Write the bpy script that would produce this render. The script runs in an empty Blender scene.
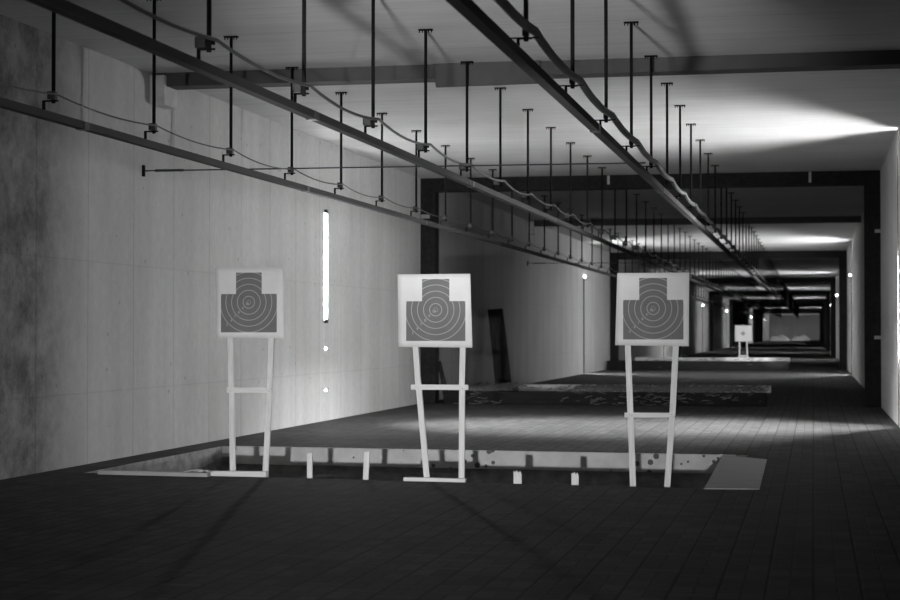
import bpy, bmesh, math, random
from mathutils import Vector, Matrix

random.seed(4)
C = bpy.context.scene.collection
PI = math.pi

# ------------------------------------------------------------------ camera
F = 1750.0
PITCH = math.atan(32 / F)
YAW = math.atan(363 / F * math.cos(PITCH))
EYE = Vector((0, 0, 1.30))
cam_d = bpy.data.cameras.new('camera')
cam = bpy.data.objects.new('camera', cam_d)
C.objects.link(cam)
cam.location = EYE
cam.rotation_euler = (PI / 2 + PITCH, 0, YAW)
cam_d.sensor_width = 36
cam_d.lens = 36 * F / 900
cam_d.clip_start = 0.05
cam_d.clip_end = 600
cam_d.dof.use_dof = True
cam_d.dof.focus_distance = 15.6
cam_d.dof.aperture_fstop = 3.2
bpy.context.scene.camera = cam

# ------------------------------------------------------------------ world, exposure
w = bpy.data.worlds.new('world')
bpy.context.scene.world = w
w.use_nodes = True
w.node_tree.nodes['Background'].inputs[0].default_value = (0.0, 0.0, 0.0, 1)
w.node_tree.nodes['Background'].inputs[1].default_value = 0.0
vs = bpy.context.scene.view_settings
vs.view_transform = 'Standard'
vs.look = 'None'
vs.exposure = 0.0
vs.gamma = 1.0
vs.use_curve_mapping = False
TUBE = 400.0          # radiance of the wall tubes


def spot(name, loc, aim, power, half_deg, blend=0.25, size=0.10):
    l = bpy.data.lights.new(name, 'SPOT')
    l.energy = power
    l.spot_size = math.radians(2 * half_deg)
    l.spot_blend = blend
    l.shadow_soft_size = size
    o = bpy.data.objects.new(name, l)
    C.objects.link(o)
    o.location = loc
    o.rotation_euler = (Vector(aim) - Vector(loc)).to_track_quat('-Z', 'Y').to_euler()
    return o


# low floodlight of the firing line behind the camera: it reaches the targets, not the rods above them
FLOOD = Vector((0.2, -5.0, 0.78))
spot('range_floodlight', FLOOD, (-5.9, 9.0, 0.5), 11300, 27, 0.8, 0.07)
# uplight on the floor before the targets, washing the ceiling
spot('ceiling_wash', (-2.6, 5.6, 0.25), (-2.8, 16.0, 4.2), 2900, 16, 0.9, 0.25)
spot('range_floodlight', (0.6, 52.5, 0.6), (-2.6, 65.0, 0.9), 3000, 5.5, 0.3)

# unseen spots added high on both walls to brighten a band of the paving
spot('added_floor_beam', (1.08, 24.6, 3.85), (-2.3, 24.3, 0.0), 3700, 34, 1.0, 0.05)
spot('added_floor_beam', (-6.9, 24.6, 3.6), (-3.3, 24.3, 0.0), 3700, 34, 1.0, 0.05)
# ------------------------------------------------------------------ dimensions
XL, XR = -7.0, 1.15
ZC = 4.10
Y0, Y1 = -9.0, 290.0
PORTALS = [31.1, 61.5, 91.5, 121.5, 151.5, 181.5, 211.5, 241.5]


# ------------------------------------------------------------------ mesh helpers
def box(bm, x0, x1, y0, y1, z0, z1):
    v = [bm.verts.new(p) for p in ((x0, y0, z0), (x1, y0, z0), (x1, y1, z0), (x0, y1, z0),
                                   (x0, y0, z1), (x1, y0, z1), (x1, y1, z1), (x0, y1, z1))]
    for q in ((0, 3, 2, 1), (4, 5, 6, 7), (0, 1, 5, 4), (1, 2, 6, 5), (2, 3, 7, 6), (3, 0, 4, 7)):
        bm.faces.new([v[i] for i in q])
    return v


def prism(bm, pts, d):
    """closed prism: polygon pts swept by vector d"""
    d = Vector(d)
    a = [bm.verts.new(p) for p in pts]
    b = [bm.verts.new(Vector(p) + d) for p in pts]
    n = len(pts)
    bm.faces.new(a)
    bm.faces.new(b[::-1])
    for i in range(n):
        bm.faces.new([a[i], b[i], b[(i + 1) % n], a[(i + 1) % n]])


def tube(bm, pts, r, n=8):
    pts = [Vector(p) for p in pts]
    rings = []
    for i, p in enumerate(pts):
        t = (pts[min(i + 1, len(pts) - 1)] - pts[max(i - 1, 0)]).normalized()
        ref = Vector((0, 0, 1)) if abs(t.z) < 0.9 else Vector((1, 0, 0))
        u = t.cross(ref).normalized()
        v = u.cross(t)
        rings.append([bm.verts.new(p + r * (math.cos(2 * PI * k / n) * u + math.sin(2 * PI * k / n) * v))
                      for k in range(n)])
    for a, b in zip(rings, rings[1:]):
        for k in range(n):
            bm.faces.new([a[k], a[(k + 1) % n], b[(k + 1) % n], b[k]])
    bm.faces.new(rings[0][::-1])
    bm.faces.new(rings[-1])


def lathe(bm, prof, x=0, y=0, n=12):
    rings = []
    for r, z in prof:
        rings.append([bm.verts.new((x + r * math.cos(2 * PI * k / n), y + r * math.sin(2 * PI * k / n), z))
                      for k in range(n)])
    for a, b in zip(rings, rings[1:]):
        for k in range(n):
            bm.faces.new([a[k], a[(k + 1) % n], b[(k + 1) % n], b[k]])
    bm.faces.new(rings[0][::-1])
    bm.faces.new(rings[-1])


def obj(name, bm, m, parent=None, bevel=0.0, smooth=False):
    bmesh.ops.recalc_face_normals(bm, faces=bm.faces)
    me = bpy.data.meshes.new(name)
    bm.to_mesh(me)
    bm.free()
    me.materials.append(m)
    if smooth:
        for p in me.polygons:
            p.use_smooth = True
    o = bpy.data.objects.new(name, me)
    C.objects.link(o)
    if parent is not None:
        o.parent = parent
    if bevel:
        b = o.modifiers.new('bevel', 'BEVEL')
        b.width = bevel
        b.segments = 2
        b.limit_method = 'ANGLE'
    return o


def tag(o, label, cat, group=None, kind=None):
    o['label'] = label
    o['category'] = cat
    if group:
        o['group'] = group
    if kind:
        o['kind'] = kind
    return o


def thing(name, label, cat, loc=(0, 0, 0), group=None):
    o = bpy.data.objects.new(name, None)
    C.objects.link(o)
    o.location = loc
    o.empty_display_size = 0.1
    return tag(o, label, cat, group)


def struct(name, bm, m, parent=None, label=None, bevel=0):
    o = obj(name, bm, m, parent, bevel)
    if parent is None:
        o['kind'] = 'structure'
        if label:
            o['label'] = label
    return o


def copy_tree(o, parent=None):
    c = o.copy()
    C.objects.link(c)
    c.parent = parent
    for ch in list(o.children):
        copy_tree(ch, c)
    return c


# picture ray -> point on a real plane of the place (y = const, or z = const)
RGT = Vector((math.cos(YAW), math.sin(YAW), 0))
FWD = Vector((-math.sin(YAW) * math.cos(PITCH), math.cos(YAW) * math.cos(PITCH), math.sin(PITCH)))
UP = RGT.cross(FWD)


def ray(px, py):
    return FWD + RGT * ((px - 450) / F) + UP * ((300 - py) / F)


def atY(px, py, y):
    d = ray(px, py)
    return EYE + d * ((y - EYE.y) / d.y)


def atZ(px, py, z=0.0):
    d = ray(px, py)
    return EYE + d * ((z - EYE.z) / d.z)


# ------------------------------------------------------------------ materials
def g(v):
    return (v, v, v, 1)


class N:
    def __init__(self, name, rough=0.8, metallic=0.0, spec=0.3):
        self.m = bpy.data.materials.new(name)
        self.m.use_nodes = True
        self.t = self.m.node_tree
        self.b = self.t.nodes['Principled BSDF']
        self.b.inputs['Roughness'].default_value = rough
        self.b.inputs['Metallic'].default_value = metallic
        self.b.inputs['Specular IOR Level'].default_value = spec

    def n(self, kind, **kw):
        x = self.t.nodes.new(kind)
        for k, v in kw.items():
            setattr(x, k, v)
        return x

    def l(self, a, b):
        self.t.links.new(a, b)

    def math(self, op, a, b=None, c=None):
        x = self.n('ShaderNodeMath', operation=op)
        for i, v in enumerate((a, b, c)):
            if v is None:
                continue
            if isinstance(v, (int, float)):
                x.inputs[i].default_value = v
            else:
                self.l(v, x.inputs[i])
        return x.outputs[0]

    def pos(self):
        return self.n('ShaderNodeNewGeometry').outputs['Position']

    def noise(self, vec, scale, detail=4, stretch=None, rough=0.55):
        if stretch:
            mp = self.n('ShaderNodeMapping')
            mp.inputs['Scale'].default_value = stretch
            self.l(vec, mp.inputs[0])
            vec = mp.outputs[0]
        x = self.n('ShaderNodeTexNoise')
        x.inputs['Scale'].default_value = scale
        x.inputs['Detail'].default_value = detail
        x.inputs['Roughness'].default_value = rough
        self.l(vec, x.inputs['Vector'])
        return x.outputs['Fac']

    def map(self, v, a, b, c, d):
        x = self.n('ShaderNodeMapRange')
        x.inputs[1].default_value = a
        x.inputs[2].default_value = b
        x.inputs[3].default_value = c
        x.inputs[4].default_value = d
        self.l(v, x.inputs[0])
        return x.outputs[0]

    def color(self, v):
        x = self.n('ShaderNodeCombineColor')
        for i in range(3):
            self.l(v, x.inputs[i])
        self.l(x.outputs[0], self.b.inputs['Base Color'])

    def bump(self, h, strength=0.3, dist=0.01):
        x = self.n('ShaderNodeBump')
        x.inputs['Strength'].default_value = strength
        x.inputs['Distance'].default_value = dist
        self.l(h, x.inputs['Height'])
        self.l(x.outputs[0], self.b.inputs['Normal'])


def plain(name, v, rough=0.6, metallic=0.0, var=0.15, scale=20, stretch=None, bump=0.1, spec=0.3):
    q = N(name, rough, metallic, spec)
    tc = q.n('ShaderNodeTexCoord').outputs['Object']
    f = q.noise(tc, scale, 5, stretch)
    q.color(q.map(f, 0.3, 0.7, v * (1 - var), v * (1 + var)))
    if bump:
        q.bump(f, bump, 0.004)
    return q.m


def line_mask(q, coord, period, offset, width):
    """1 on a thin joint line repeated every period"""
    a = q.math('ADD', coord, offset)
    a = q.math('DIVIDE', a, period)
    a = q.math('FRACT', a)
    a = q.math('SUBTRACT', a, 0.5)
    a = q.math('ABSOLUTE', a)
    return q.math('GREATER_THAN', a, 0.5 - width / period)


def mat_wall():
    q = N('wall_concrete', 0.85)
    p = q.pos()
    sep = q.n('ShaderNodeSeparateXYZ')
    q.l(p, sep.inputs[0])
    big = q.noise(p, 0.45, 4)
    fine = q.noise(p, 9, 6, rough=0.7)
    streak = q.noise(p, 1.0, 5, stretch=(2.5, 2.5, 0.25))
    base = q.map(big, 0.3, 0.7, 0.52, 0.61)
    base = q.math('MULTIPLY', base, q.map(fine, 0.3, 0.7, 0.92, 1.07))
    base = q.math('MULTIPLY', base, q.map(streak, 0.3, 0.75, 1.05, 0.88))
    # shade outside the flood beam painted into the near wall, broken by dirty blotches
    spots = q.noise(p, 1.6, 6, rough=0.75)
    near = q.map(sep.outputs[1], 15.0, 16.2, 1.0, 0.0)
    dirt_shade = q.math('MULTIPLY', near, q.map(spots, 0.35, 0.62, 0.38, 0.80))
    base = q.math('MULTIPLY', base, q.math('SUBTRACT', 1.0, dirt_shade))
    j = line_mask(q, sep.outputs[1], 1.18, 0.35, 0.012)
    h = line_mask(q, sep.outputs[2], 1.30, 0.60, 0.008)
    j = q.math('MAXIMUM', j, q.math('MULTIPLY', h, 0.45))
    pits = q.n('ShaderNodeTexVoronoi')
    pits.inputs['Scale'].default_value = 3.2
    q.l(p, pits.inputs['Vector'])
    hole = q.math('LESS_THAN', pits.outputs['Distance'], 0.07)
    base = q.math('MULTIPLY', base, q.math('SUBTRACT', 1.0, q.math('MULTIPLY', j, 0.22)))
    base = q.math('MULTIPLY', base, q.math('SUBTRACT', 1.0, q.math('MULTIPLY', hole, 0.30)))
    q.color(base)
    q.bump(fine, 0.25, 0.006)
    return q.m


def mat_ceiling():
    q = N('ceiling_concrete', 0.85)
    p = q.pos()
    sep = q.n('ShaderNodeSeparateXYZ')
    q.l(p, sep.inputs[0])
    big = q.noise(p, 0.5, 4)
    grain = q.noise(p, 3.0, 6, stretch=(0.25, 3.0, 1.0), rough=0.7)
    base = q.map(big, 0.3, 0.7, 0.55, 0.65)
    base = q.math('MULTIPLY', base, q.map(grain, 0.3, 0.7, 0.90, 1.08))
    j = line_mask(q, sep.outputs[1], 1.22, 0.2, 0.014)
    base = q.math('MULTIPLY', base, q.math('SUBTRACT', 1.0, q.math('MULTIPLY', j, 0.18)))
    q.color(base)
    q.bump(grain, 0.25, 0.006)
    return q.m


def mat_floor():
    q = N('brick_paving', 0.85, spec=0.2)
    p = q.pos()
    sep = q.n('ShaderNodeSeparateXYZ')
    q.l(p, sep.inputs[0])
    W, P = 0.236, 0.354
    u = q.math('DIVIDE', sep.outputs[0], W)
    col = q.math('FLOOR', u)
    fu = q.math('FRACT', u)
    off = q.math('MULTIPLY', q.math('FRACT', q.math('MULTIPLY', col, 0.5)), 1.0)
    v = q.math('ADD', q.math('DIVIDE', sep.outputs[1], P), off)
    row = q.math('FLOOR', v)
    fv = q.math('FRACT', v)
    along = q.math('GREATER_THAN', fv, 0.3333)          # the pair of bricks laid along the tunnel
    half = q.math('GREATER_THAN', fu, 0.5)
    du = q.math('MULTIPLY', q.math('MINIMUM', fu, q.math('SUBTRACT', 1.0, fu)), W)
    dm = q.math('MULTIPLY', q.math('ABSOLUTE', q.math('SUBTRACT', fu, 0.5)), W)
    dm = q.math('ADD', dm, q.math('MULTIPLY', q.math('SUBTRACT', 1.0, along), 1.0))
    dv = q.math('MULTIPLY', q.math('MINIMUM', fv, q.math('SUBTRACT', 1.0, fv)), P)
    dv2 = q.math('MULTIPLY', q.math('ABSOLUTE', q.math('SUBTRACT', fv, 0.3333)), P)
    d = q.math('MINIMUM', q.math('SUBTRACT', du, 0.002), q.math('ADD', dm, 0.001))
    d = q.math('MINIMUM', d, q.math('MINIMUM', dv, dv2))
    joint = q.map(d, 0.003, 0.007, 1.0, 0.0)
    cid = q.n('ShaderNodeCombineXYZ')
    q.l(q.math('ADD', col, q.math('MULTIPLY', q.math('MULTIPLY', half, along), 0.37)), cid.inputs[0])
    q.l(row, cid.inputs[1])
    q.l(along, cid.inputs[2])
    wn = q.n('ShaderNodeTexWhiteNoise')
    q.l(cid.outputs[0], wn.inputs[0])
    tone = q.map(wn.outputs[0], 0, 1, 0.040, 0.066)
    fine = q.noise(p, 30, 4)
    big = q.noise(p, 0.8, 4)
    tone = q.math('MULTIPLY', tone, q.map(fine, 0.3, 0.7, 0.85, 1.15))
    tone = q.math('MULTIPLY', tone, q.map(big, 0.3, 0.7, 0.85, 1.15))
    tone = q.math('MULTIPLY', tone, q.math('SUBTRACT', 1.0, q.math('MULTIPLY', joint, 0.75)))
    q.color(tone)
    h = q.math('SUBTRACT', q.math('MULTIPLY', wn.outputs[0], 0.3), joint)
    q.bump(h, 0.5, 0.006)
    return q.m


def mat_sheet():
    """white paper sheet printed with the grey half-figure and five scoring rings (origin at the bull)"""
    q = N('target_paper', 0.9, spec=0.1)
    tc = q.n('ShaderNodeTexCoord').outputs['Object']
    sep = q.n('ShaderNodeSeparateXYZ')
    q.l(tc, sep.inputs[0])
    x, z = sep.outputs[0], sep.outputs[2]
    ax = q.math('ABSOLUTE', x)
    body = q.math('MULTIPLY', q.math('LESS_THAN', ax, 0.254), q.math('LESS_THAN', z, 0.072))
    head = q.math('LESS_THAN', ax, 0.117)
    fig = q.math('MAXIMUM', body, head)
    fig = q.math('MULTIPLY', fig, q.math('LESS_THAN', z, 0.258))
    fig = q.math('MULTIPLY', fig, q.math('GREATER_THAN', z, -0.262))
    r = q.math('SQRT', q.math('ADD', q.math('MULTIPLY', x, x), q.math('MULTIPLY', z, z)))
    k = q.math('DIVIDE', r, 0.0522)
    ring = q.math('ABSOLUTE', q.math('SUBTRACT', k, q.math('ROUND', k)))
    ring = q.math('LESS_THAN', ring, 0.062)
    ring = q.math('MULTIPLY', ring, q.math('LESS_THAN', k, 5.5))
    ring = q.math('MULTIPLY', ring, q.math('GREATER_THAN', k, 0.5))
    dot = q.math('LESS_THAN', q.math('ABSOLUTE', q.math('SUBTRACT', r, 0.018)), 0.0016)
    ring = q.math('MAXIMUM', ring, dot)
    n = q.noise(tc, 6, 4)
    white = q.map(n, 0.3, 0.7, 0.80, 0.87)
    grey = q.map(n, 0.3, 0.7, 0.19, 0.22)
    inner = q.math('ADD', q.math('MULTIPLY', ring, 0.26), grey)
    a = q.math('MULTIPLY', q.math('SUBTRACT', 1.0, fig), white)
    b = q.math('MULTIPLY', fig, inner)
    q.color(q.math('ADD', a, b))
    q.bump(q.noise(tc, 3, 2), 0.3, 0.02)
    return q.m


def mat_small_sheet():
    q = N('small_target_paper', 0.9, spec=0.1)
    tc = q.n('ShaderNodeTexCoord').outputs['Object']
    sep = q.n('ShaderNodeSeparateXYZ')
    q.l(tc, sep.inputs[0])
    r = q.math('ADD', q.math('ABSOLUTE', sep.outputs[0]), q.math('ABSOLUTE', sep.outputs[2]))
    q.color(q.map(r, 0.07, 0.11, 0.35, 0.8))
    return q.m


def mat_speckled(name, v, dark, scale, thr):
    q = N(name, 0.85)
    tc = q.n('ShaderNodeTexCoord').outputs['Object']
    vo = q.n('ShaderNodeTexVoronoi')
    vo.inputs['Scale'].default_value = scale
    q.l(tc, vo.inputs['Vector'])
    clump = q.noise(tc, 1.3, 3)
    hole = q.math('LESS_THAN', vo.outputs['Distance'], q.map(clump, 0.4, 0.65, 0.0, thr))
    f = q.noise(tc, 5, 5)
    base = q.map(f, 0.3, 0.7, v * 0.85, v * 1.1)
    base = q.math('MULTIPLY', base, q.math('SUBTRACT', 1.0, q.math('MULTIPLY', hole, dark)))
    q.color(base)
    q.bump(f, 0.3, 0.01)
    return q.m


def mat_emit(name, strength):
    m = bpy.data.materials.new(name)
    m.use_nodes = True
    t = m.node_tree
    t.nodes.clear()
    e = t.nodes.new('ShaderNodeEmission')
    e.inputs[0].default_value = (1, 1, 1, 1)
    e.inputs[1].default_value = strength
    o = t.nodes.new('ShaderNodeOutputMaterial')
    t.links.new(e.outputs[0], o.inputs[0])
    return m


WALL, CEIL, FLOOR = mat_wall(), mat_ceiling(), mat_floor()
SHEET = mat_sheet()
SHEET2 = mat_small_sheet()
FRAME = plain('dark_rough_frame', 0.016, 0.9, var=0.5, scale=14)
PITM = plain('pit_earth_concrete', 0.32, 0.95, var=0.35, scale=7, bump=0.4)
KERB = mat_speckled('whitewashed_kerb', 0.62, 0.8, 9, 0.30)
BEAM = plain('grey_beam', 0.075, 0.8, var=0.15, scale=3)
CORB = plain('pale_corbel', 0.62, 0.85, var=0.12, scale=8)
STEEL = plain('dull_steel_rail', 0.05, 0.7, 0.0, var=0.25, scale=5, stretch=(1, 0.15, 1), spec=0.25)
BLACK = plain('black_painted_rod', 0.008, 0.9, 0.0, var=0.2, scale=30, spec=0.08)
BOXM = plain('junction_box_metal', 0.045, 0.4, 0.3, var=0.2, scale=30, spec=0.5)
CABLE = plain('cable_rubber', 0.02, 0.5, 0.0, var=0.15, scale=30, bump=0, spec=0.5)
CABLE2 = plain('grey_cable_rubber', 0.05, 0.4, 0.0, var=0.15, scale=30, bump=0, spec=0.6)
WOOD = plain('pale_new_timber', 0.78, 0.8, var=0.10, scale=9, stretch=(6, 6, 0.6))
WOODX = plain('pale_cross_timber', 0.78, 0.8, var=0.10, scale=9, stretch=(0.6, 6, 6))
BACKB = plain('fibre_board', 0.45, 0.9, var=0.1, scale=12)
PRINT = plain('pale_print', 0.55, 0.9, var=0.05, bump=0)
PLATE = plain('worn_plywood_sheet', 0.46, 0.7, var=0.12, scale=3, stretch=(1, 5, 1), bump=0.2)
DWOOD = plain('dark_old_plank', 0.045, 0.9, var=0.5, scale=5, stretch=(3, 3, 0.4), bump=0.3)
RUBB = plain('dark_rubble', 0.025, 0.95, var=0.7, scale=12, bump=0.4)
CHIP = plain('pale_splintered_chips', 0.16, 0.95, var=0.4, scale=20, bump=0.3)
TIMB = plain('dark_sleeper', 0.012, 0.9, var=0.5, scale=6, stretch=(0.4, 3, 3), bump=0.3)
FIBRE = mat_speckled('shredded_pale_board', 0.88, 0.6, 16, 0.4)
LAMPG = plain('lamp_baffle_steel', 0.025, 0.7, var=0.2, scale=10)
LAMPB = plain('lamp_back_plate', 0.5, 0.6, var=0.1, scale=10)
PAPER = plain('white_scrap_paper', 0.80, 0.9, var=0.05, scale=6)
SAND = plain('pale_sand', 0.45, 0.95, var=0.2, scale=4, bump=0.4)
TAB = plain('pale_tab', 0.55, 0.7, var=0.1)
GLOW = mat_emit('tube_glow', TUBE)
GLOW2 = mat_emit('bare_tube_glow', TUBE * 0.65)
GLOW3 = mat_emit('right_tube_glow', TUBE * 2.9)
GLOW4 = mat_emit('short_tube_glow', TUBE * 0.35)
BULB = mat_emit('bulb_glow', 60)
LAMPC = plain('slot_cover_plaster', 0.30, 0.9, var=0.15, scale=10)

# ------------------------------------------------------------------ the setting
# pit edges (measured on the floor)
PNL, PNR = (-6.60, 15.16), (-0.68, 14.66)
PFL, PFR = (-6.60, 19.03), (-0.68, 18.72)
bm = bmesh.new()
g0 = {}
xs = [XL, PNL[0], PNR[0], XR]


def fv(x, y):
    k = (round(x, 4), round(y, 4))
    if k not in g0:
        g0[k] = bm.verts.new((x, y, 0))
    return g0[k]


def quad(*p):
    bm.faces.new([fv(*q) for q in p])


quad((XL, Y0), (XR, Y0), (XR, 14.0), (XL, 14.0))
bm.faces.new([fv(XL, 14.0), fv(XR, 14.0), fv(XR, PNR[1]), fv(*PNR), fv(*PNL), fv(XL, PNL[1])])
quad((XL, PNL[1]), PNL, PFL, (XL, PFL[1]))
quad(PNR, (XR, PNR[1]), (XR, PFR[1]), PFR)
bm.faces.new([fv(XL, PFL[1]), fv(*PFL), fv(*PFR), fv(XR, PFR[1]), fv(XR, 20.0), fv(XL, 20.0)])
quad((XL, 20.0), (XR, 20.0), (XR, Y1), (XL, Y1))
floor = struct('floor', bm, FLOOR, label='dark brick paved tunnel floor')

bm = bmesh.new()
PD = -0.62
a = [bm.verts.new((x, y, 0)) for x, y in (PNL, PNR, PFR, PFL)]
b = [bm.verts.new((x, y, PD)) for x, y in (PNL, PNR, PFR, PFL)]
for i in range(4):
    bm.faces.new([a[i], b[i], b[(i + 1) % 4], a[(i + 1) % 4]])
bm.faces.new(b)
bmesh.ops.subdivide_edges(bm, edges=bm.edges, cuts=14, use_grid_fill=True)
for v in bm.verts:
    if v.co.z < -0.01:
        v.co += Vector((random.uniform(-1, 1), random.uniform(-1, 1), random.uniform(-1, 1))) * 0.008
pit = obj('target_pit', bm, PITM)
pit['kind'] = 'structure'
pit['label'] = 'long shallow pit in the floor behind the front targets'

LY = [24.8, 54.3, 84.0, 114.0, 146.0, 205.0, 262.0, 283.0]
SLOT = 0.12           # half width of the lamp recesses


def slotted_wall(xa, xb, slot_top, inner):
    """wall with an upright recess for each lamp; inner = the face towards the tunnel"""
    bm = bmesh.new()
    y = Y0
    for ly in LY:
        box(bm, xa, xb, y, ly - SLOT, -0.7, ZC + 0.3)
        back = (xa, xb - 0.22) if inner == xb else (xa + 0.22, xb)
        box(bm, back[0], back[1], ly - SLOT, ly + SLOT, -0.7, ZC + 0.3)
        if slot_top < ZC:
            f = (xb - 0.22, xb) if inner == xb else (xa, xa + 0.22)
            box(bm, f[0], f[1], ly - SLOT, ly + SLOT, slot_top, ZC + 0.3)
        y = ly + SLOT
    box(bm, xa, xb, y, Y1, -0.7, ZC + 0.3)
    return bm


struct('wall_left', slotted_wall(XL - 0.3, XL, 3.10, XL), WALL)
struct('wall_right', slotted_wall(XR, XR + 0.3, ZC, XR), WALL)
bm = bmesh.new()
box(bm, XL, XR, Y0, Y1, ZC, ZC + 0.3)
struct('ceiling', bm, CEIL)
bm = bmesh.new()
box(bm, XL, XR, Y1, Y1 + 0.3, -0.7, ZC + 0.3)
struct('wall_end', bm, WALL)
bm = bmesh.new()
box(bm, XL, XR, Y0 - 0.3, Y0, -0.7, ZC + 0.3)
struct('wall_back', bm, WALL)

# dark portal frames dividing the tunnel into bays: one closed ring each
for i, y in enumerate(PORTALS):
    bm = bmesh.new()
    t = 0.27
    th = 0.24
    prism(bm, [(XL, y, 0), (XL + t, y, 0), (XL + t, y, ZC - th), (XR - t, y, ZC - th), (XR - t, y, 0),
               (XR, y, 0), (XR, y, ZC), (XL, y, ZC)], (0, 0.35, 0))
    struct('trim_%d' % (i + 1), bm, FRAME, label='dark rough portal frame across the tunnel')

# ceiling cross beams with wall corbels
for i, y in enumerate((17.85, 43.3)):
    bm = bmesh.new()
    box(bm, XL, XR, y, y + 0.30, ZC - 0.145, ZC)
    struct('trim_%d' % (20 + i), bm, BEAM, label='grey cross beam under the ceiling')
    bm = bmesh.new()
    box(bm, XL, XL + 0.17, y - 0.07, y + 0.34, ZC - 0.35, ZC - 0.03)
    struct('trim_%d' % (30 + i), bm, CORB, label='pale wall block under the cross beam', bevel=0.01)
bm = bmesh.new()
xa, xb = atY(433, 70, 17.8).x, atY(540, 70, 17.8).x
prism(bm, [(xa, 17.80, ZC), (xb, 17.80, ZC), (xb, 17.80, ZC - 0.235), (xa + 0.03, 17.80, ZC - 0.245)], (0, 0.05, 0))
tag(obj('cover_board', bm, BEAM), 'deeper grey board fixed over the middle of the ceiling beam', 'board')

# ------------------------------------------------------------------ wall lamps
lamp_group = 'tube lamps on the tunnel walls'


def lamp(x, y, side, label, tube_z, depth, lined=True, bulb=True, covers=(), glow=None, baffle=0.0, upper=None, tr=0.028, rear=0.0, ty=0.0):
    """recessed wall lamp; side=+1: right wall (faces -X), -1: left wall; depth of the tube behind the wall face"""
    s = -side
    r = thing('wall_lamp', label, 'lamp', (x, y, 0), lamp_group)
    bm = bmesh.new()
    tube(bm, [(-s * depth, ty, tube_z[0]), (-s * depth, ty, tube_z[1])], tr, 10)
    obj('lamp_tube', bm, glow or GLOW, r)
    for z in tube_z:
        bm = bmesh.new()
        lathe(bm, [(0.034, z - 0.03), (0.034, z + 0.03)], -s * depth, ty, 10)
        obj('tube_socket', bm, LAMPG, r)
    if upper:
        bm = bmesh.new()
        tube(bm, [(-s * 0.17, 0, upper[0]), (-s * 0.17, 0, upper[1])], 0.028, 10)
        obj('short_tube', bm, GLOW4, r)
    if lined:
        for a in (-SLOT + 0.001, SLOT - 0.009):
            bm = bmesh.new()
            box(bm, min(-s * 0.19, 0), max(-s * 0.19, 0), a, a + 0.008, 0.005, (ZC - 0.01) if upper else tube_z[1] + 0.02)
            obj('slot_lining', bm, LAMPG, r)
    if baffle:
        bm = bmesh.new()
        box(bm, min(0, s * baffle), max(0, s * baffle), -SLOT - 0.012, -SLOT, 0.005, 2.97 if side < 0 else ZC - 0.01)
        obj('baffle', bm, LAMPG, r)
    if rear:
        bm = bmesh.new()
        box(bm, min(0, s * rear), max(0, s * rear), SLOT, SLOT + 0.012, 0.005, 2.9)
        obj('baffle', bm, LAMPG, r)
    for z0, z1 in covers:
        bm = bmesh.new()
        box(bm, min(0, s * 0.004), max(0, s * 0.004), -SLOT, SLOT, z0, z1)
        obj('slot_cover', bm, WALL, r)
    if bulb:
        bm = bmesh.new()
        bmesh.ops.create_icosphere(bm, subdivisions=2, radius=0.030, matrix=Matrix.Translation((s * 0.05, -0.06, 3.02)))
        obj('pilot_bulb', bm, BULB, r, smooth=True)
        bm = bmesh.new()
        box(bm, min(0, s * 0.05), max(0, s * 0.05), -0.075, -0.045, 2.93, 2.98)
        obj('bulb_holder', bm, LAMPG, r)
    return r


DEEP = [0, 0, 0.12, 0.13, 0.14, 0.13, 0.14, 0.165]
ords = ['', 'second', 'third', 'fourth', 'fifth', 'sixth', 'seventh', 'eighth']
for i, y in enumerate(LY):
    if i == 0:
        r = lamp(XL, y, -1, 'tall bright tube lamp showing in the left wall of the nearest bay', (1.46, 3.07), 0.012, True, False,
                 [(0, 0.42), (0.475, 1.03), (1.085, 1.43)], glow=GLOW2, tr=0.021)
        for z in (0.447, 1.057):
            bm = bmesh.new()
            bmesh.ops.create_icosphere(bm, subdivisions=2, radius=0.016, matrix=Matrix.Translation((0.01, -0.05, z)))
            obj('pilot_bulb', bm, BULB, r, smooth=True)
        lamp(XR, y, 1, 'tube lamp at the right edge of the picture lighting the nearest bay', (0.90, 2.35), 0.085, True, False, glow=GLOW3, upper=(3.72, 3.97), ty=0.04)
    else:
        nm = {1: 'bay just past the first portal'}.get(i, '%s bay from the camera' % ords[i])
        lamp(XL, y, -1, 'lamp slot with small bright bulb on the left wall, %s' % nm, (0.10, 3.04), 0.06 if i == 1 else DEEP[i], bulb=i < 7, baffle=0.038)
        lamp(XR, y, 1, 'lamp slot with small bright bulb on the right wall, %s' % nm, (0.08, 3.50), 0.04 if i == 1 else DEEP[i], bulb=i < 7, baffle=0.025)

# firing-line floodlight behind the camera, with unseen barn doors added to trim its beam
r = thing('floodlight', 'low floodlight on the floor behind the camera, unseen barn doors added to trim its beam', 'lamp', (FLOOD.x, FLOOD.y, 0))
bm = bmesh.new()
box(bm, -0.14, 0.14, -0.22, -0.04, FLOOD.z - 0.12, FLOOD.z + 0.055)
obj('housing', bm, LAMPG, r, 0.01)
bm = bmesh.new()
tube(bm, [(0, -0.13, 0), (0, -0.13, FLOOD.z - 0.12)], 0.02, 8)
lathe(bm, [(0.16, 0), (0.16, 0.02), (0.03, 0.04)], 0, -0.13, 16)
obj('stand', bm, LAMPG, r)
bm = bmesh.new()
box(bm, -0.42, 0.30, -0.04, 0.60, FLOOD.z + 0.055, FLOOD.z + 0.060)
obj('added_barn_door', bm, LAMPG, r)
bm = bmesh.new()
box(bm, -0.208, -0.202, -0.04, 0.60, FLOOD.z - 0.14, FLOOD.z + 0.055)
obj('added_barn_door', bm, LAMPG, r)

# ------------------------------------------------------------------ rails
ROWS = {'left': 5.385, 'middle': 3.498, 'right': 1.597}
RZ0, RZ1 = 2.848, 2.905
RY0, RY1 = 3.0, 204.0


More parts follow.
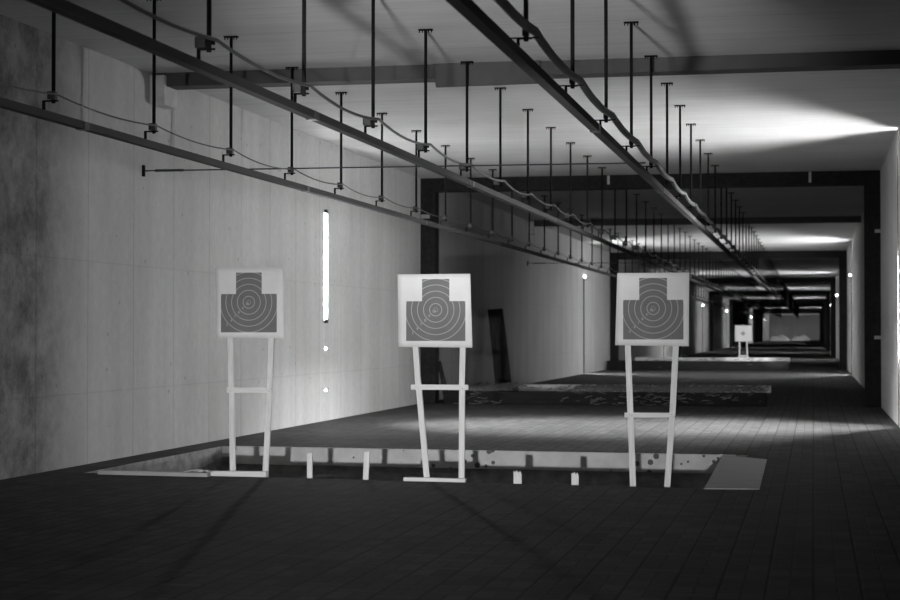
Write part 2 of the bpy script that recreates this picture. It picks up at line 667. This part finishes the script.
def rail(side, a, off):
    r = thing('overhead_rail', 'long grey steel target rail hung under the ceiling, %s of the three' %
              {'left': 'leftmost', 'middle': 'middle one', 'right': 'rightmost'}[side], 'rail',
              (-a - off, RY0, RZ0), 'overhead target rails')
    bm = bmesh.new()
    L = RY1 - RY0
    # C-channel open at the top with inward lips
    t = 0.006
    wv = 0.033
    h = RZ1 - RZ0
    prof = [(-wv, 0, 0), (wv, 0, 0), (wv, 0, h), (wv - 0.018, 0, h), (wv - 0.018, 0, h - t), (wv - t, 0, h - t), (wv - t, 0, t),
            (-wv + t, 0, t), (-wv + t, 0, h - t), (-wv + 0.018, 0, h - t), (-wv + 0.018, 0, h), (-wv, 0, h)]
    prism(bm, prof, (0, L, 0))
    obj('channel', bm, STEEL, r)
    for k in range(32):
        y = 4.4 + 6.0 * k + {'left': 5.05, 'middle': 4.8, 'right': 6.0}[side]
        if y > L - 1:
            break
        bm = bmesh.new()
        box(bm, -wv - 0.004, wv + 0.004, y, y + 0.10, -0.005, h * 0.9)
        obj('joint_sleeve', bm, BOXM, r)
    return r


rail('left', ROWS['left'], 0.075)
rail('middle', ROWS['middle'], 0.065)
rail('right', ROWS['right'], 0.045)

# ------------------------------------------------------------------ hanging rods
ZB = 2.958


def make_rod(side):
    r = thing('hanger_rod', '', 'rod', (0, 0, ZC))
    off = {'left': 0.075, 'middle': 0.065, 'right': 0.045}[side]
    H = ZC - ZB
    bm = bmesh.new()
    tube(bm, [(0, 0, -0.01), (0, 0, -H)], 0.0145, 10)
    obj('rod', bm, BLACK, r, smooth=True)
    bm = bmesh.new()
    box(bm, -0.066, 0.066, -0.03, 0.03, -0.010, 0.0)
    for x in (-0.058, -0.03, 0.03, 0.058):
        tube(bm, [(x, -0.012, -0.008), (x, -0.012, -0.034)], 0.006, 6)
    obj('ceiling_plate', bm, BLACK, r)
    # cranked bracket from the rod foot to the rail
    bm = bmesh.new()
    box(bm, -off - 0.008, 0.035, -0.012, 0.012, -H + 0.012, -H + 0.022)
    box(bm, -off - 0.008, -off + 0.008, -0.012, 0.012, -(ZC - RZ1) - 0.002, -H + 0.022)
    obj('rail_bracket', bm, BLACK, r)
    if side == 'middle':
        bm = bmesh.new()
        box(bm, -0.080, -0.016, -0.03, 0.03, -H + 0.024, -H + 0.090)
        obj('junction_box', bm, BOXM, r, 0.004)
        bm = bmesh.new()
        box(bm, -0.022, 0.030, -0.024, 0.024, -H + 0.045, -H + 0.085)
        obj('cable_clamp', bm, BLACK, r, 0.003)
    elif side == 'left':
        bm = bmesh.new()
        box(bm, -0.040, 0.020, -0.025, 0.025, -H + 0.026, -H + 0.085)
        obj('junction_box', bm, BOXM, r, 0.004)
    else:
        bm = bmesh.new()
        box(bm, -0.020, 0.016, -0.020, 0.020, -H + 0.030, -H + 0.080)
        obj('cable_clamp', bm, BLACK, r, 0.004)
        bm = bmesh.new()
        tube(bm, [(-0.10, 0, -H + 0.020), (0.075, 0, -H + 0.020)], 0.005, 6)
        obj('cross_pin', bm, BLACK, r)
    return r


ORD = ['first', 'second', 'third', 'fourth', 'fifth', 'sixth', 'seventh', 'eighth', 'ninth', 'tenth', 'eleventh', 'twelfth']
for side, a in ROWS.items():
    proto = None
    k0 = -2 if side == 'left' else -3
    for n, k in enumerate(range(k0, 95)):
        y = 15.76 + 1.975 * k
        if y > RY1:
            break
        o = proto if proto else make_rod(side)
        if proto:
            o = copy_tree(proto)
        proto = proto or o
        o.location = (-a, y, ZC)
        o['group'] = 'hanging rods carrying the %s rail' % side
        if n < 12:
            o['label'] = 'black hanging rod of the %s rail, %s one counted from the camera' % (side, ORD[n])
        elif y < 61:
            o['label'] = 'thin black hanging rod of the %s rail, past the twelfth but before the second portal' % side
        else:
            o['label'] = 'tiny distant hanging rod of the %s rail beyond the second portal' % side


# ------------------------------------------------------------------ cables slung from rod to rod
def cable(side, a, r, sag, m, dz, dx, label, wob=0.0):
    bm = bmesh.new()
    pts = []
    k = -5
    while True:
        y = 15.76 + 1.975 * k
        if y > 100:
            break
        s = sag * random.uniform(0.8, 1.2)
        for j in range(8):
            t = j / 8
            zz = ZB + dz - 4 * s * t * (1 - t) + wob * random.uniform(-1, 1) * (0 < j)
            pts.append((-a + dx + wob * random.uniform(-1, 1), y + 1.975 * t, zz))
        k += 1
    tube(bm, pts, r, 8)
    tag(obj('cable', bm, m, smooth=True), label, 'cable')


cable('left', ROWS['left'], 0.007, 0.045, CABLE2, 0.064, 0.026, 'thin cable sagging between the rods of the left rail')
cable('middle', ROWS['middle'], 0.012, 0.050, CABLE2, 0.072, 0.046, 'grey cable sagging between the boxed rods of the middle rail')
cable('right', ROWS['right'], 0.027, 0.035, CABLE, 0.057, 0.049, 'thick black cable bundle hanging beside the right rail', 0.002)

# thin tie bars across the bays
for y, px, lb in ((17.60, 'x', 'thin tie bar from the left wall to the right rail, nearest bay'), (43.30, 'y', 'thin tie bar from the left wall in the bay past the first portal')):
    r = thing('tie_bar', lb, 'bar', (XL, y, 3.02))
    bm = bmesh.new()
    tube(bm, [(0, 0, 0), (-ROWS['right'] - XL - 0.045, 0, -0.02)], 0.007, 8)
    obj('bar', bm, BOXM, r)
    bm = bmesh.new()
    box(bm, 0, 0.02, -0.025, 0.025, -0.06, 0.06)
    obj('wall_plate', bm, BLACK, r)
    bm = bmesh.new()
    tube(bm, [(0.14, 0, 0), (0.46, 0, -0.001)], 0.014, 8)
    obj('turnbuckle', bm, BOXM, r)

# small pale tabs on the first portal
for px, py, ww, hh, lb in ((879, 231, 8, 3.4, 'small pale tab high on the right post of the first portal'),
                           (879, 337.5, 9, 3.4, 'small pale tab halfway down the right post of the first portal'),
                           (425.5, 216.5, 9, 4, 'small pale tab on the left post of the first portal'),
                           (810, 177, 2.4, 11, 'small pale clip on the portal header, right one'),
                           (608.5, 180, 2.4, 9, 'small pale clip on the portal header, beside the right rail')):
    c = atY(px, py, 31.1)
    s = 30.5 / F
    bm = bmesh.new()
    box(bm, c.x - ww * s / 2, c.x + ww * s / 2, 31.08, 31.10, c.z - hh * s / 2, c.z + hh * s / 2)
    tag(obj('tab', bm, TAB), lb, 'tab')

# ------------------------------------------------------------------ targets
TARGET_GROUP = 'paper shooting targets on wooden stands'


def timber(bm, p, q, wd, y0, y1):
    """sawn batten from p to q (x,z pairs), wd wide in the face, y0..y1 deep"""
    p, q = Vector((p[0], 0, p[1])), Vector((q[0], 0, q[1]))
    d = (q - p).normalized()
    s = Vector((d.z, 0, -d.x)) * wd / 2
    prism(bm, [Vector((v.x, y0, v.z)) for v in (p - s, p + s, q + s, q - s)], (0, y1 - y0, 0))


def digits(parent, ox, oz):
    for i, ch in enumerate(('10', '9', '8', '7', '6', '5')):
        cu = bpy.data.curves.new('ring_number', 'FONT')
        cu.body = ch
        cu.size = 0.032
        cu.align_x = 'CENTER'
        cu.align_y = 'CENTER'
        t = bpy.data.objects.new('tmp', cu)
        C.objects.link(t)
        dg = bpy.context.evaluated_depsgraph_get()
        me = bpy.data.meshes.new_from_object(t.evaluated_get(dg))
        bpy.data.objects.remove(t)
        me.materials.clear()
        me.materials.append(PRINT)
        d = (0.015, 0.054, 0.090, 0.124, 0.157, 0.197)[i]
        for v in me.vertices:
            x, y = v.co.x, v.co.y
            v.co = (ox + x - d, -0.0035, oz + y - d)
        o = bpy.data.objects.new('ring_number', me)
        C.objects.link(o)
        o.parent = parent


def target(y, bull, corners, legs, bar, base, label, zfoot, xoff=0.0, marks=True, lean=0.0):
    """all in picture points on the plane of the stand, turned into metres"""
    c = atY(bull[0], bull[1], y)
    foot = atY((legs[0][-1][0] + legs[1][-1][0]) / 2, legs[0][-1][1], y)
    r = thing('shooting_target', label, 'target', (foot.x, y, 0), TARGET_GROUP)
    def rel(px, py):
        p = atY(px, py, y)
        return (p.x - foot.x, p.z)
    # board with paper: board behind, sheet in front
    cs = [rel(*k) for k in corners]
    bx, bz = rel(*bull)
    bm = bmesh.new()
    e = 0.004
    prism(bm, [(x + (e if i in (0, 3) else -e), -0.028, z + (-e if i < 2 else e)) for i, (x, z) in enumerate(cs)], (0, 0.012, 0))
    board = obj('backing_board', bm, BACKB, r)
    bm = bmesh.new()
    # sheet in a grid so it can curl a little at its edges; local origin at the bull
    nx = 14
    k_ = 1.04 if y > 14.9 and marks else 1.0
    rows = []
    for j in range(nx + 1):
        row = []
        for i in range(nx + 1):
            u, v = i / nx, j / nx
            tl, tr, br, bl = [Vector((q[0], 0, q[1])) for q in cs]
            p = tl.lerp(tr, u).lerp(bl.lerp(br, u), v)
            edge = max(abs(u - .5), abs(v - .5)) * 2
            curl = 0.004 * max(0, edge - 0.8) / 0.2 * (0.5 + 0.5 * math.sin(9 * u + 5 * v + foot.x))
            row.append(bm.verts.new(((p.x - bx) / k_, -curl + 0.0003 * math.sin(31 * u), (p.z - bz) / k_)))
        rows.append(row)
    for j in range(nx):
        for i in range(nx):
            bm.faces.new([rows[j][i], rows[j][i + 1], rows[j + 1][i + 1], rows[j + 1][i]])
    sheet = obj('target_sheet', bm, SHEET if marks else SHEET2, r, smooth=True)
    sheet.location = (bx, -0.034, bz)
    sheet.scale = (k_, 1, k_)
    so = sheet.modifiers.new('thick', 'SOLIDIFY')
    so.thickness = 0.0008
    so.offset = 1
    if marks:
        digits(sheet, 0, 0)
    # legs: straight battens overlapping at the cross bar
    lw = 0.050
    for lg in legs:
        p0, p1, p2 = [rel(*k) for k in lg]
        up = Vector((p0[0] - p1[0], 0, p0[1] - p1[1])).normalized()
        top = (p0[0] + up.x * 0.5, p0[1] + up.z * 0.5)
        bm = bmesh.new()
        timber(bm, top, (p1[0] - up.x * 0.00, p1[1] - up.z * 0.00), lw, -0.016, 0.008)
        obj('upper_leg', bm, WOOD, r)
        dn = Vector((p2[0] - p1[0], 0, p2[1] - p1[1])).normalized()
        ex = (zfoot - p2[1]) / dn.z
        bot = (p2[0] + dn.x * ex, p2[1] + dn.z * ex)
        bm = bmesh.new()
        timber(bm, (p1[0], p1[1] + 0.01), bot, lw, -0.006, 0.020)
        obj('lower_leg', bm, WOOD, r)
    bm = bmesh.new()
    (ax, az), (bx2, bz2) = rel(*bar[0]), rel(*bar[1])
    timber(bm, (ax, az), (bx2, bz2), bar[2] / F * (y + 1) , -0.040, -0.016)
    cb = obj('cross_bar', bm, WOODX, r)
    for lg in legs:
        px_ = rel(lg[1][0], 0)[0]
        zz = (az + bz2) / 2
        for q in ((-0.012, 0.006), (0.010, -0.008)):
            bm = bmesh.new()
            tube(bm, [(px_ + q[0], -0.043, zz + q[1]), (px_ + q[0], -0.039, zz + q[1])], 0.003, 6)
            obj('nail', bm, BLACK, cb)
    if base:
        bm = bmesh.new()
        (ax, az), (bx2, bz2) = rel(*base[0]), rel(*base[1])
        timber(bm, (ax, az), (bx2, bz2), base[2] / F * 15.3, -0.082, -0.022)
        obj('base_bar', bm, WOODX, r)
    return r


def floor_y(px, py):
    return atZ(px, py, 0).y


target(15.16, (250.0, 302.3), [(216.8, 267.6), (284.6, 267.8), (285.2, 338.5), (217.2, 338.0)],
       [[(230.7, 340), (231.5, 388), (232.7, 468.5)], [(271.5, 340), (269.8, 388), (265.6, 468.5)]],
       [(228, 390.0), (271.7, 390.0), 5.2], [(209.3, 473.2), (268.6, 473.8), 6.0],
       'leftmost of the three large paper targets, on a white stand before the left wall', -0.615)
target(14.97, (436.5, 309.8), [(398.4, 274.6), (471.0, 273.8), (473.2, 347.6), (399.4, 346.7)],
       [[(415.8, 348), (418.4, 385), (426.4, 474)], [(463.0, 348), (462.1, 385), (461.6, 474)]],
       [(411.8, 387.0), (469.0, 387.2), 5.0], [(405.6, 479.0), (466.9, 480.4), 4.6],
       'middle large paper target, curled sheet, on a stand with splayed left leg', -0.615)
target(14.86, (653.5, 308.5), [(617.7, 273.2), (689.6, 272.7), (689.0, 346.2), (615.6, 345.2)],
       [[(628.0, 346), (630.5, 413), (632.9, 483)], [(675.9, 346), (672.6, 413), (667.5, 483)]],
       [(625, 414.8), (675.4, 415.0), 4.4], None,
       'rightmost of the three large paper targets, on long legs standing in the pit', -0.615)
target(65.3, (743.0, 333.4), [(734.9, 325.3), (752.0, 325.3), (752.0, 341.5), (734.9, 341.5)],
       [[(739.6, 342), (739.6, 354), (739.5, 358)], [(747.0, 342), (747.2, 354), (747.6, 358)]],
       [(738.5, 356.0), (748.5, 356.0), 1.8], None,
       'small distant paper target standing far down the tunnel', 0.0, marks=False)

# broken target legs still standing in the pit
def stub(px, top, bot, wd, label, broken=False, skew=0.0):
    y = 15.08 if px < 330 else (14.99 if px < 450 else 14.84)
    p0 = atY(px + skew, top, y)
    p1 = atY(px, bot, y)
    zb = -0.612
    bm = bmesh.new()
    dx = (p1.x - p0.x) / (p0.z - p1.z)
    h = wd / 2 * 15.0 / F
    xb = p1.x + dx * (p1.z - zb)
    if broken:
        pts = [(xb - h, y, zb), (xb + h, y, zb), (p0.x + h, y, p0.z - 0.030), (p0.x + h * 0.6, y, p0.z - 0.004), (p0.x + h * 0.2, y, p0.z - 0.022),
               (p0.x - h * 0.2, y, p0.z), (p0.x - h * 0.5, y, p0.z - 0.014), (p0.x - h, y, p0.z - 0.008)]
    else:
        pts = [(xb - h, y, zb), (xb + h, y, zb), (p0.x + h, y, p0.z), (p0.x - h, y, p0.z - 0.004)]
    prism(bm, pts, (0, 0.025, 0))
    tag(obj('wooden_stub', bm, WOOD), label, 'post', 'broken stand legs at the pit edge')


stub(309.5, 453, 478, 5.4, 'short upright batten at the pit edge, nearest the left target')
stub(365.5, 451.5, 479, 5.6, 'short leaning batten at the pit edge left of the middle target', skew=1.4)
stub(517.5, 470.5, 484, 8.0, 'splintered stub at the pit edge right of the middle target', True)
stub(575.0, 472, 485, 7.0, 'splintered stub at the pit edge left of the right target', True)

# ------------------------------------------------------------------ around the pit
bm = bmesh.new()
x0, x1 = -6.50, -0.80
def fy(x, p=PFL, q=PFR):
    return p[1] + (q[1] - p[1]) * (x - p[0]) / (q[0] - p[0])
def ny(x):
    return fy(x, PNL, PNR)
v = [(x0, fy(x0) - 0.055, -0.195), (x1, fy(x1) - 0.055, -0.195), (x1, fy(x1) - 0.003, -0.195), (x0, fy(x0) - 0.003, -0.195)]
prism(bm, v, (0, 0, 0.20))
tag(obj('edge_board', bm, KERB, bevel=0.006), 'long whitewashed pocked board along the far edge of the pit', 'board')

bm = bmesh.new()
c4 = [atZ(723, 455.2, 0.007), atZ(767, 459.3, 0.007), atZ(759.5, 488.8, 0.007), atZ(704, 488.4, 0.007)]
prism(bm, [(p.x, p.y, 0.001) for p in c4], (0, 0, 0.006))
tag(obj('cover_sheet', bm, PLATE), 'worn grey plywood sheet lying over the right end of the pit', 'sheet')

bm = bmesh.new()
prism(bm, [(-6.40, 15.02, 0), (-5.32, 14.94, 0), (-5.32, 15.02, 0), (-6.40, 15.12, 0)], (0, 0, 0.035))
tag(obj('edge_plank', bm, PLATE), 'thin grey plank on the near left edge of the pit', 'plank')

# crumpled paper on that plank
bm = bmesh.new()
n = 14
rr = []
pc = atZ(184, 474, 0.05)
for j in range(7):
    row = []
    for i in range(n):
        u = i / (n - 1) * 2 - 1
        vv = j / 6 * 2 - 1
        row.append(bm.verts.new((pc.x + u * 0.125 + 0.012 * math.sin(5 * vv), 15.0 + vv * 0.05, 0.040 + 0.018 * (1 - u * u) * (0.5 + 0.5 * math.sin(7 * u + 3 * vv)) + 0.006 * random.random())))
    rr.append(row)
for j in range(6):
    for i in range(n - 1):
        bm.faces.new([rr[j][i], rr[j][i + 1], rr[j + 1][i + 1], rr[j + 1][i]])
o = obj('paper_scrap', bm, PAPER)
so = o.modifiers.new('thick', 'SOLIDIFY')
so.thickness = 0.002
tag(o, 'small crumpled white paper scrap on the near left pit edge', 'paper')

# thin plank lying in the pit under the sheet
bm = bmesh.new()
p, q = Vector((-1.62, 15.35, -0.34)), Vector((-0.75, 16.9, -0.12))
prism(bm, [(p.x, p.y, p.z), (p.x, p.y, p.z + 0.02), (q.x, q.y, q.z + 0.02), (q.x, q.y, q.z)], (0.10, -0.05, 0))
tag(obj('loose_plank', bm, PLATE), 'thin plank slanting in the pit behind the right target', 'plank')

# ------------------------------------------------------------------ low bullet barriers in the portals
def barrier(yf, yr, zf, zr, xl, xr, xrl, fr, label):
    r = thing('low_barrier', label, 'barrier', ((xl + xr) / 2, yf, 0), None)
    cx = (xl + xr) / 2
    bm = bmesh.new()
    box(bm, xl - cx, xr - cx, 0, 0.25, 0, zf)
    obj('front_sleeper', bm, TIMB, r, 0.02)
    bm = bmesh.new()
    box(bm, xrl - cx, xr - cx, yr - yf - 0.06, yr - yf, zr - 0.13, zr)
    obj('rear_board', bm, FIBRE, r)
    bm = bmesh.new()
    nx, nyv = 90, 26
    rows = []
    for j in range(nyv + 1):
        row = []
        for i in range(nx + 1):
            u, vv = i / nx, j / nyv
            x = xl + 0.02 + (xr - xl - 0.06) * u
            y = 0.2 + (yr - yf - 0.28) * vv
            h = zf * (0.38 + 0.10 * math.sin(1.7 * x) + 0.08 * math.sin(4.3 * x + 3 * vv)) + random.uniform(-0.03, 0.035)
            if j == 0 or i in (0, nx):
                h = 0.02
            row.append(bm.verts.new((x - cx, y, max(0.01, h))))
        rows.append(row)
    for j in range(nyv):
        for i in range(nx):
            bm.faces.new([rows[j][i], rows[j][i + 1], rows[j + 1][i + 1], rows[j + 1][i]])
    o = obj('rubble', bm, RUBB, r)
    o['kind'] = 'stuff'
    # splintered chips strewn over it in drifts
    bm = bmesh.new()
    for c0, sp, cnt in fr:
        for _ in range(cnt):
            x = random.gauss(c0, sp)
            if not xl + 0.1 < x < xr - 0.1:
                continue
            y = random.uniform(-0.16, yr - yf - 0.2)
            z = (zf + random.uniform(-0.02, 0.03)) if y > -0.03 else random.uniform(0.0, zf * 0.8)
            L, a = random.uniform(0.05, 0.22), random.uniform(-0.5, 0.5)
            d = Vector((math.cos(a) * L, random.uniform(-0.4, 0.4) * L, random.uniform(-0.3, 0.4) * L))
            w_ = random.uniform(0.004, 0.011)
            p = Vector((x - cx, y, z))
            prism(bm, [p, p + d, p + d + Vector((0, 0.3 * w_, w_)), p + Vector((0, 0.3 * w_, w_))], (0, -w_, 0.2 * w_))
    o = obj('splinters', bm, CHIP, r)
    o['kind'] = 'stuff'
    return r


barrier(31.00, 34.5, 0.235, 0.258, XL + 0.45, -0.80, -5.75,
        [(-6.0, 0.22, 500), (-4.0, 0.3, 420), (-3.0, 0.5, 400), (-2.1, 0.5, 700), (-1.3, 0.3, 120)],
        'dark low rubble barrier with a pale rear board inside the first portal')
barrier(59.6, 63.4, 0.32, 0.385, XL + 0.1, -0.80, -6.3, [(-4, 2, 100)],
        'dark low rubble barrier far off, in front of the small distant target')

# planks leaning on the left wall past the first portal
def plank(name, pts, y, d, label, tilt=0.0):
    ps = [atY(px, py, y) for px, py in pts]
    zm = min(p.z for p in ps)
    bm = bmesh.new()
    prism(bm, [(p.x, y, p.z if p.z > 0.5 else 0.0) for p in ps], (0, d, 0))
    tag(obj(name, bm, DWOOD), label, 'plank')


plank('leaning_plank', [(487.5, 309.5), (501.5, 308.5), (511.5, 386), (496, 388.6)], 37.4, 0.16,
      'tall dark plank leaning by the left wall past the first portal')
plank('leaning_plank', [(437.5, 361.5), (440.5, 361), (450, 399), (444, 403)], 31.9, 0.05,
      'short dark plank leaning behind the left end of the first barrier')

# ------------------------------------------------------------------ far end: pale heaps before the end wall
def heap(cx, cy, wx, wy, h, label):
    bm = bmesh.new()
    n = 20
    rows = []
    for j in range(n + 1):
        row = []
        for i in range(n + 1):
            u, vv = i / n * 2 - 1, j / n * 2 - 1
            z = h * max(0, 1 - u ** 4) * max(0, 1 - vv * vv) * (0.85 + 0.15 * math.sin(6 * u + 2 * vv)) + (random.uniform(0, 0.05) if abs(u) < .95 and abs(vv) < .95 else 0)
            row.append(bm.verts.new((u * wx, vv * wy, z)))
        rows.append(row)
    for j in range(n):
        for i in range(n):
            bm.faces.new([rows[j][i], rows[j][i + 1], rows[j + 1][i + 1], rows[j + 1][i]])
    o = obj('sand_heap', bm, SAND, smooth=True)
    o.location = (cx, cy, 0)
    tag(o, label, 'heap')


heap(-4.9, 266.5, 1.6, 1.5, 0.85, 'left pale heap before the far end wall')
heap(-1.7, 267.0, 1.4, 1.5, 0.85, 'right pale heap before the far end wall')
heap(0.0, 178.0, 0.85, 1.6, 0.5, 'low pale heap far down the tunnel at the right wall')
